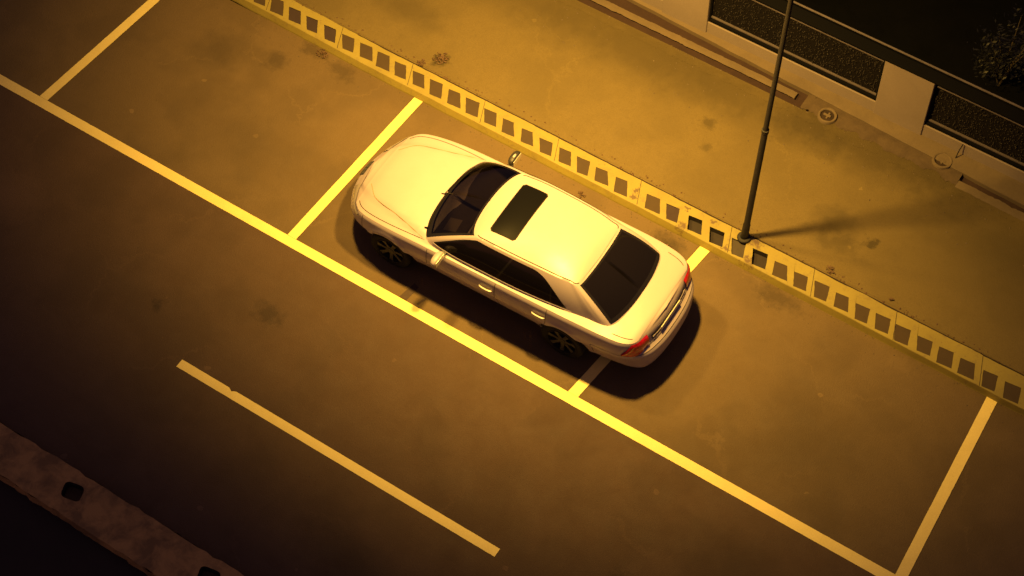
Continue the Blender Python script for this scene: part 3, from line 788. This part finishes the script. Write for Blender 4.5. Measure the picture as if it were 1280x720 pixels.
def win_open(t, v): t = abs(t); return (t < 2.75 and .05 < v < .95) or (t > 9.25 and .05 < v < .95)
grid_mesh(gpt, full, gv, b, skip=win_open)
rs_ = [1-2*i/28 for i in range(29)]
grid_mesh(rpt, gts, rs_, b)
o = b.build('roof', CP, carE); weld(o)
lin = lambda a, c, n: [a+(c-a)*i/n for i in range(n+1)]
def offs(fn, d):
    return lambda a, b_: fn(a, b_)+gnorm(fn, a, b_)*d
# windscreen and rear window
b = MB(); grid_mesh(offs(gpt, .0035), lin(-2.86, 2.86, 60), lin(.02, .965, 24), b, mif=lambda t, v: 1 if abs(t) > 2.66 or v < .12 or v > .93 else 0)
ws = b.build('windscreen', [M['glass'], M['frit']], carE, smooth=True)
b = MB(); grid_mesh(offs(gpt, .0035), lin(9.14, 2*GN-9.14, 50), lin(.02, .965, 24), b, mif=lambda t, v: 1 if t < 9.32 or t > 2*GN-9.32 or v < .08 or v > .92 else 0)
rw = b.build('rear_window', [M['side_glass'], M['frit']], carE, smooth=True)
# side windows (dark), trims
vh = lambda t: interp([3.2,3.30,3.6,6.3,6.65,7.0,7.25,7.45], [.60,.80,.925,.925,.85,.66,.44,.16], t)
def side_patch(t0, t1, name, mat, sg, d=.005, n=24, vl=.11, inset=0, parent=None):
    b = MB()
    A = lin(t0, t1, n); K = 12
    vs = []; 
    for t in A:
        hi = max(vl+.01, vh(t)-inset)
        for k in range(K+1):
            v = vl+inset+(hi-vl-inset)*k/K
            p = gpt(t, v)+gnorm(gpt, t, v)*d; vs.append((p.x, p.y*sg, p.z))
    b.v = vs
    for i in range(n):
        for k in range(K): b.f.append((i*(K+1)+k, (i+1)*(K+1)+k, (i+1)*(K+1)+k+1, i*(K+1)+k+1)); b.m.append(0)
    return b.build(name, mat, parent or carE, smooth=True)
def ribbon(pts, nrm, w, name=None, mat=None, mb=None, d=.0015, bulge=0):
    own = mb is None; mb = mb or MB(); base = len(mb.v)
    for i, p in enumerate(pts):
        dd = (pts[min(i+1, len(pts)-1)]-pts[max(i-1, 0)]).normalized(); n = nrm[i]; s = dd.cross(n).normalized()*w/2
        mb.v += [tuple(p+s+n*d), tuple(p+n*(d+bulge)), tuple(p-s+n*d)]
    for i in range(len(pts)-1):
        q = base+3*i; mb.f += [(q, q+3, q+4, q+1), (q+1, q+4, q+5, q+2)]; mb.m += [0, 0]
    if own: return mb.build(name, mat, carE, smooth=True)
def mir(pts): return [Vector((p.x, -p.y, p.z)) for p in pts]
for sg in (1, -1):
    side_patch(3.22, 7.46, 'window_surround', M['frit'], sg, .0035, 40, .085)
    side_patch(3.34, 5.48, 'side_window', M['side_glass'], sg, .006, 24, .115, .012)
    side_patch(5.56, 7.00, 'side_window', M['side_glass'], sg, .006, 20, .115, .012)
    side_patch(7.05, 7.40, 'quarter_window', M['side_glass'], sg, .006, 8, .115, .012)
    T = lin(3.25, 7.6, 50); P = [gpt(t, .085) for t in T]; Q = [gnorm(gpt, t, .085) for t in T]
    if sg < 0: P = mir(P); Q = mir(Q)
    ribbon(P, Q, .016, 'belt_trim', CP, d=.006, bulge=.004)
    T = lin(3.0, 9.1, 60); P = [rpt(t, .955) for t in T]; Q = [Vector((0, .15, 1)).normalized() for t in T]
    if sg < 0: P = mir(P); Q = mir(Q)
    ribbon(P, Q, .012, 'roof_gutter', M['seam'], d=.002)
# sunroof
def roof_xy(x, y):
    # solve t for roof ring at x then scale
    lo, hi = 0.0, float(GN)
    for _ in range(30):
        m = (lo+hi)/2
        if rpt(m, 1).x > x: lo = m
        else: hi = m
    e = rpt(lo, 1); return rpt(lo, max(-1, min(1, y/max(.01, e.y))))
def roof_patch(x0, x1, y0, d, name, mat, r=.035):
    b = MB(); A = lin(x0, x1, 12); K = 20
    for i, x in enumerate(A):
        e = min(abs(x-x0), abs(x-x1)); yy = y0-(r-math.sqrt(max(0, r*r-(r-min(e, r))**2)))
        for k in range(K+1):
            p = roof_xy(x, -yy+2*yy*k/K); b.v.append((p.x, p.y, p.z+d))
    for i in range(12):
        for k in range(K): b.f.append((i*(K+1)+k, (i+1)*(K+1)+k, (i+1)*(K+1)+k+1, i*(K+1)+k+1)); b.m.append(0)
    return b.build(name, mat, carE, smooth=True)
roof_patch(.012, -.392, .448, .0022, 'sunroof_seal', M['seam'])
roof_patch(.002, -.382, .438, .0045, 'sunroof', plain('sunroof_glass', (.004, .004, .005), .35, spec=.04))

# panel gaps
seams = MB()
def tx(x):   # side index at x
    lo, hi = 0.0, float(NT)
    for _ in range(30):
        m = (lo+hi)/2
        if plan(m)[0][0] > x: lo = m
        else: hi = m
    return lo
def bnorm(t, u): return gnorm(bodypt, min(NT-.02, max(.02, t)), u, .01, .004)
def seam_path(tu, sg):
    P = [bodypt(t, u) for t, u in tu]; Q = [bnorm(t, min(.995, max(.005, u))) for t, u in tu]
    if sg < 0: P, Q = mir(P), mir(Q)
    ribbon(P, Q, .009, mb=seams)
def snap(x):  # nearest column used by the mesh split
    return min(ts, key=lambda t: abs(bodypt(t, .54).x-x))
for sg in (1, -1):
    for x in (.735, -.335, -1.14):
        t = snap(x); u0 = .12 if x > -1 else .62
        if x < -1:
            # cut line follows the rear arch
            seam_path([(t, .62+.36*k/12) for k in range(13)], sg)
            seam_path([(snap(-1.14+.16*k/8), .62-.5*(k/8)**.8) for k in range(9)], sg)
        else: seam_path([(t, u0+(.985-u0)*k/24) for k in range(25)], sg)
    seam_path([(snap(.735)+(snap(-1.0)-snap(.735))*k/40, .12) for k in range(41)], sg)
    # bumper to wing gaps
    t = snap(1.86); seam_path([(t, .35+.63*k/14) for k in range(15)], sg)
    t = snap(-1.86); seam_path([(t, .2+.46*k/10) for k in range(11)], sg)
    seam_path([(snap(-1.86)+(NT-snap(-1.86))*k/40, .66) for k in range(41)], sg)
    seam_path([((snap(2.0))*(1-k/30), .97) for k in range(31)], sg)
def top_path(ts_list, sg, w=.009):
    P = [toppt(t, s) for t, s in ts_list]; Q = [Vector((0, 0, 1))]*len(P)
    if sg < 0: P = mir(P)
    ribbon(P, Q, w, mb=seams, d=.0025)
for sg in (1, -1):
    t0, t1 = snap(2.12), snap(.86)
    top_path([(t0+(t1-t0)*k/30, .90+.03*math.sin(k/30*3.14)) for k in range(31)], sg)
    t0, t1 = snap(-2.10), snap(-2.42)
    top_path([(t0+(t1-t0)*k/16, .90) for k in range(17)], sg)
    tt = NT-.9
seams.build('panel_gaps', M['seam'], carE)
for sg in (1, -1):
    cre = MB(); P = []
    for k in range(41):
        x = .90+1.14*k/40; y = interp([.9,1.39,1.82,2.04], [.765,.635,.535,.34], x)
        lo, hi = 0.0, float(NT)
        for _ in range(30):
            m_ = (lo+hi)/2
            if toppt(m_, 1).x > x: lo = m_
            else: hi = m_
        P.append(toppt(lo, min(.97, y/max(.01, toppt(lo, 1).y))))
    if sg < 0: P = mir(P)
    ribbon(P, [Vector((0, 0, 1))]*len(P), .008, mb=cre, d=.004)
    cre.build('bonnet_crease_shade', plain('crease_line_shade', (.22, .18, .10), .7), carE)  # darker ribbon paints the crease's shade onto the bonnet
# lamps, grille, rear trim as patches of the body surface
def body_patch(name, mat, t0, t1, ulo, uhi, sg=0, d=.004, n=24, K=8, thick=0):
    b = MB()
    def row(t, mirr):
        lo = ulo(t) if callable(ulo) else ulo; hi = uhi(t) if callable(uhi) else uhi
        for k in range(K+1):
            u = lo+(hi-lo)*k/K; p = bodypt(t, u)+bnorm(t, min(.99, max(.01, u)))*(d+thick*math.sin(math.pi*k/K)); b.v.append((p.x, -p.y if mirr else p.y, p.z))
    if sg == 0:
        rows = [(t, True) for t in lin(t1, t0, n)]+[(t, False) for t in lin(t0, t1, n)][1:]
    else: rows = [(t, sg < 0) for t in lin(t0, t1, n)]
    for t, m_ in rows: row(t, m_)
    for i in range(len(rows)-1):
        for k in range(K): b.f.append((i*(K+1)+k, (i+1)*(K+1)+k, (i+1)*(K+1)+k+1, i*(K+1)+k+1)); b.m.append(0)
    return b.build(name, mat, carE, smooth=True)
for sg in (1, -1):
    tA, tB = tx(-2.30), 12.62
    f = lambda t: (t-tA)/(tB-tA)
    tl = body_patch('taillight', M['tail'], tA, tB, lambda t: .665+.06*max(0, f(t)-.4)/.6, lambda t: .72+.255*min(1, f(t)/.30), sg, .006, 26, 8, .014)
    hA, hB = 1.55, tx(1.98); g = lambda t: (t-hA)/(hB-hA)
    body_patch('headlight', M['lamp_clear'], hA, hB, lambda t: .72+.10*g(t), lambda t: .955-.02*g(t), sg, .006, 22, 8, .010)
    fog = body_patch('fog_light', M['lamp_clear'], 1.7, 2.2, .30, .40, sg, .004, 10, 5)
gr = body_patch('grille', M['dark_plastic'], 0.0, .62, .58, .80, 0, .005, 12, 8)
for u in (.62, .67, .72, .77):
    T = lin(0.02, .6, 16); P = [bodypt(t, u) for t in T]; Q = [bnorm(t, u) for t in T]
    sb = MB(); ribbon(P, Q, .012, mb=sb, d=.008, bulge=.006); ribbon(mir(P), mir(Q), .012, mb=sb, d=.008, bulge=.006)
    o_ = sb.build('slat', M['alloy'], gr)
body_patch('lower_intake', M['dark_plastic'], 0.0, 1.6, .16, .34, 0, .004, 12, 5)
body_patch('boot_trim', M['dark_plastic'], 12.75, NT, .75, .87, 0, .004, 14, 8)
body_patch('boot_strip', CP, 12.80, NT, .80, .825, 0, .008, 14, 3, .006)
body_patch('bumper_step', M['dark_plastic'], tx(-2.40), NT, .70, .72, 0, .003, 20, 2)
pl = MB(); pl.box((-2.565, -.25, .745), (-2.552, .25, .835)); pl.build('number_plate', plain('plate_white', (.55, .52, .42), .5), carE, bevel=.003)
# mirrors
for sg in (1, -1):
    b = MB(); cx, cy, cz = .50, .985*sg, .985
    n1, n2 = 16, 10; base = 0
    for i in range(n2+1):
        th = math.pi*i/n2
        for k in range(n1):
            ph = 2*math.pi*k/n1
            X = math.cos(th); Y = math.sin(th)*math.cos(ph); Z = math.sin(th)*math.sin(ph)
            sp = lambda q: math.copysign(abs(q)**.75, q)
            x = .075*sp(Y); x = x if x > 0 else x*.45
            b.v.append((cx+x, cy+.125*sp(X)*sg, cz+.068*sp(Z)))
    for i in range(n2):
        for k in range(n1): b.f.append((i*n1+k, i*n1+(k+1) % n1, (i+1)*n1+(k+1) % n1, (i+1)*n1+k)); b.m.append(0)
    mo = b.build('side_mirror', CP if sg > 0 else M['dark_plastic'], carE, smooth=True, angle=60)  # far housing coloured dark: the shadow around it is put into its colour
    if sg < 0:
        cp = MB(); cp.lathe([(.001, .012), (.6, .008), (.9, .001), (1, -.006)], 'z', 24)
        cp.v = [(cx+.008+vx*.022, cy+vy*.045, cz+.062+vz) for vx, vy, vz in cp.v]
        cp.build('mirror_lit_top', CP, mo, smooth=True)  # pale patch painted as the lit top of the darkened housing
    g = MB(); g.box((cx-.040, cy-.10, cz-.048), (cx-.034, cy+.10, cz+.048)); g.build('mirror_glass', M['chrome'], mo, bevel=.002)
    s = MB(); s.box((cx-.035, (.80 if sg > 0 else -.90), .925), (cx+.05, (.90 if sg > 0 else -.80), .965)); s.build('stalk', M['dark_plastic'], mo, bevel=.012)
    # door handles
    for x in (-.215, -1.05):
        t = tx(x); u = .78; p = bodypt(t, u); n = bnorm(t, u)
        if sg < 0: p.y *= -1; n.y *= -1
        hb = MB(); pts = [p+Vector((dx, 0, 0))+n*(.004+h_) for dx, h_ in ((-.10, 0), (-.085, .018), (-.03, .026), (.03, .026), (.085, .018), (.10, 0))]
        hb.tube(pts, [.008, .012, .013, .013, .012, .008], 8)
        key = (3 if x > -1 else 4)+(0 if sg > 0 else 2)
        ho = hb.build('door_handle', M['chrome'], body.get(key, carE), smooth=True)
# wheels
def wheel(x, y, sg, steer=0):
    w = empty('wheel', (x, y, .333)); w.parent = carE
    b = MB(); W_ = .105
    prof = [(.235, -W_*.9), (.29, -W_), (.318, -W_*.93), (.333, -W_*.72), (.336, -.03), (.336, .03), (.333, W_*.72), (.318, W_*.93), (.29, W_), (.235, W_*.9)]
    b.lathe(prof, 'y', 56)
    for k in range(56):   # tread blocks
        if k % 2: continue
        a = 2*math.pi*(k+.5)/56
    b.build('tyre', M['rubber'], w, smooth=True, angle=50)
    r = MB(); yo = W_*.92*sg
    r.lathe([(.238, W_*.9*sg), (.232, W_*.98*sg), (.218, W_*.95*sg), (.205, W_*.55*sg), (.200, -W_*.8*sg)], 'y', 40, mi=1)
    r.lathe([(.001, W_*.80*sg), (.045, W_*.80*sg), (.06, W_*.6*sg), (.06, W_*.1*sg)], 'y', 20)
    for k in range(7):
        a = 2*math.pi*k/7+.2
        d = Vector((math.cos(a), 0, math.sin(a))); s = Vector((-math.sin(a), 0, math.cos(a)))
        q = []
        for rr_, wd, dy in ((.04, .030, .72), (.13, .022, .80), (.215, .034, .88)):
            for sd in (-1, 1):
                q.append(d*rr_+s*wd*sd+Vector((0, W_*dy*sg, 0))); q.append(d*rr_+s*wd*sd+Vector((0, W_*(dy-.28)*sg, 0)))
        r.add(q, [(0,2,6,4),(4,6,10,8),(1,5,7,3),(5,9,11,7),(0,4,5,1),(4,8,9,5),(2,3,7,6),(6,7,11,10)])
    r.build('rim', [M['alloy'], M['rubber']], w, smooth=True, angle=30)
    k = MB(); k.lathe([(.001, 0), (.15, 0), (.155, .012), (.15, .02)], 'y', 30, (0, .02*sg, 0)); k.build('brake_disc', M['iron'], w, smooth=True)
for x in (1.4, -1.4):
    for sg in (1, -1): wheel(x, .79*sg, sg)
# interior
it = MB(); it.box((.40, -.72, .93), (.80, .72, 1.0)); it.build('dashboard', M['tan'], carE, bevel=.03)
pp = MB(); pp.add([(.55,.28,1.003),(.72,.33,1.003),(.70,.55,1.003),(.53,.50,1.003)], [(0,1,2,3)]); 
pp.build('paper', plain('paper', (.2, .17, .15), .9), carE)
sw = MB(); c0 = Vector((.30, .36, 1.03)); pts = [c0+Vector((-.06*math.sin(a), .18*math.cos(a), .16*math.sin(a)*.75)) for a in [2*math.pi*i/28 for i in range(29)]]
sw.tube(pts, .013, 8, cap=False); sw.tube([c0+Vector((0,-.17,0)), c0+Vector((.05,0,-.02)), c0+Vector((0,.17,0))], .016, 8); sw.build('steering_wheel', M['dark_plastic'], carE, smooth=True)
for sg in (1, -1):
    st = MB(); st.box((-.42, sg*.36-.25, .93), (-.28, sg*.36+.25, 1.13)); s1 = st.build('seat', M['interior'], carE, bevel=.04)
    hr = MB(); hr.box((-.43, sg*.36-.13, 1.14), (-.34, sg*.36+.13, 1.27)); hr.build('headrest', M['interior'], s1, bevel=.03)
st = MB(); st.box((-1.50, -.62, .95), (-1.32, .62, 1.10)); st.build('rear_seat', M['interior'], carE, bevel=.04)
# wipers
for y0, y1 in ((.62, .02), (.05, -.55)):
    wi = MB(); P = []
    for k in range(9):
        f_ = k/8; y = y0+(y1-y0)*f_
        t = interp([0,.30,.56,.765], [0,1,2,3], abs(y)); t = t if y >= 0 else -t
        v = .055+.05*math.sin(f_*1.4); P.append(gpt(t, v)+gnorm(gpt, t, v)*.014)
    wi.tube(P, .006, 6); wi.tube([P[0], P[0]+Vector((.05, .01, -.02))], .010, 6); wi.build('wiper', M['rubber'], carE, smooth=True)

# ------------------------------------------------------------------ camera (fitted to the kerb, bay lines, wall pillars and car)
cam = bpy.data.cameras.new('camera'); co = bpy.data.objects.new('camera', cam); C.objects.link(co)
Rv, Uv, Fv = Vector((.83718676,.54672958,-.01432096)), Vector((-.45634591,.71273865,.5326838)), Vector((-.30144109,.43942052,-.84619317))
mt = Matrix(((Rv.x, Uv.x, -Fv.x, 7.94738993), (Rv.y, Uv.y, -Fv.y, -11.5851696), (Rv.z, Uv.z, -Fv.z, 22.3095894), (0,0,0,1)))
co.matrix_world = mt
cam.sensor_width = 36; cam.lens = 36*2357/1280; cam.clip_end = 600
S.camera = co

# ------------------------------------------------------------------ world, moon
w = bpy.data.worlds.new('World'); S.world = w; w.use_nodes = True; nt = w.node_tree
bg = nt.nodes['Background']; sky = N(nt, 'ShaderNodeTexSky'); sky.sky_type = 'NISHITA'; sky.sun_disc = False
sky.sun_elevation = R(2); sky.sun_rotation = R(200); sky.air_density = 2; sky.dust_density = 3
tint = mix(nt, .8, sky.outputs['Color'], (.80, .40, .56))
nt.links.new(tint, bg.inputs['Color']); bg.inputs['Strength'].default_value = .13
sun = bpy.data.lights.new('moon', 'SUN'); sun.energy = .01; sun.angle = R(.5); sun.color = (1, .93, .85)
so = bpy.data.objects.new('moon', sun); C.objects.link(so); so.rotation_euler = (R(30), 0, R(200)); so.location = (0, 0, 30)

S.view_settings.view_transform = 'Standard'; S.view_settings.look = 'None'; S.view_settings.gamma = 1
S.view_settings.use_curve_mapping = False; S.view_settings.exposure = 0.0
S.render.engine = 'CYCLES'; S.cycles.use_denoising = True; S.cycles.max_bounces = 6; S.cycles.diffuse_bounces = 2
S.cycles.sample_clamp_indirect = 4; S.cycles.caustics_reflective = False; S.cycles.caustics_refractive = False
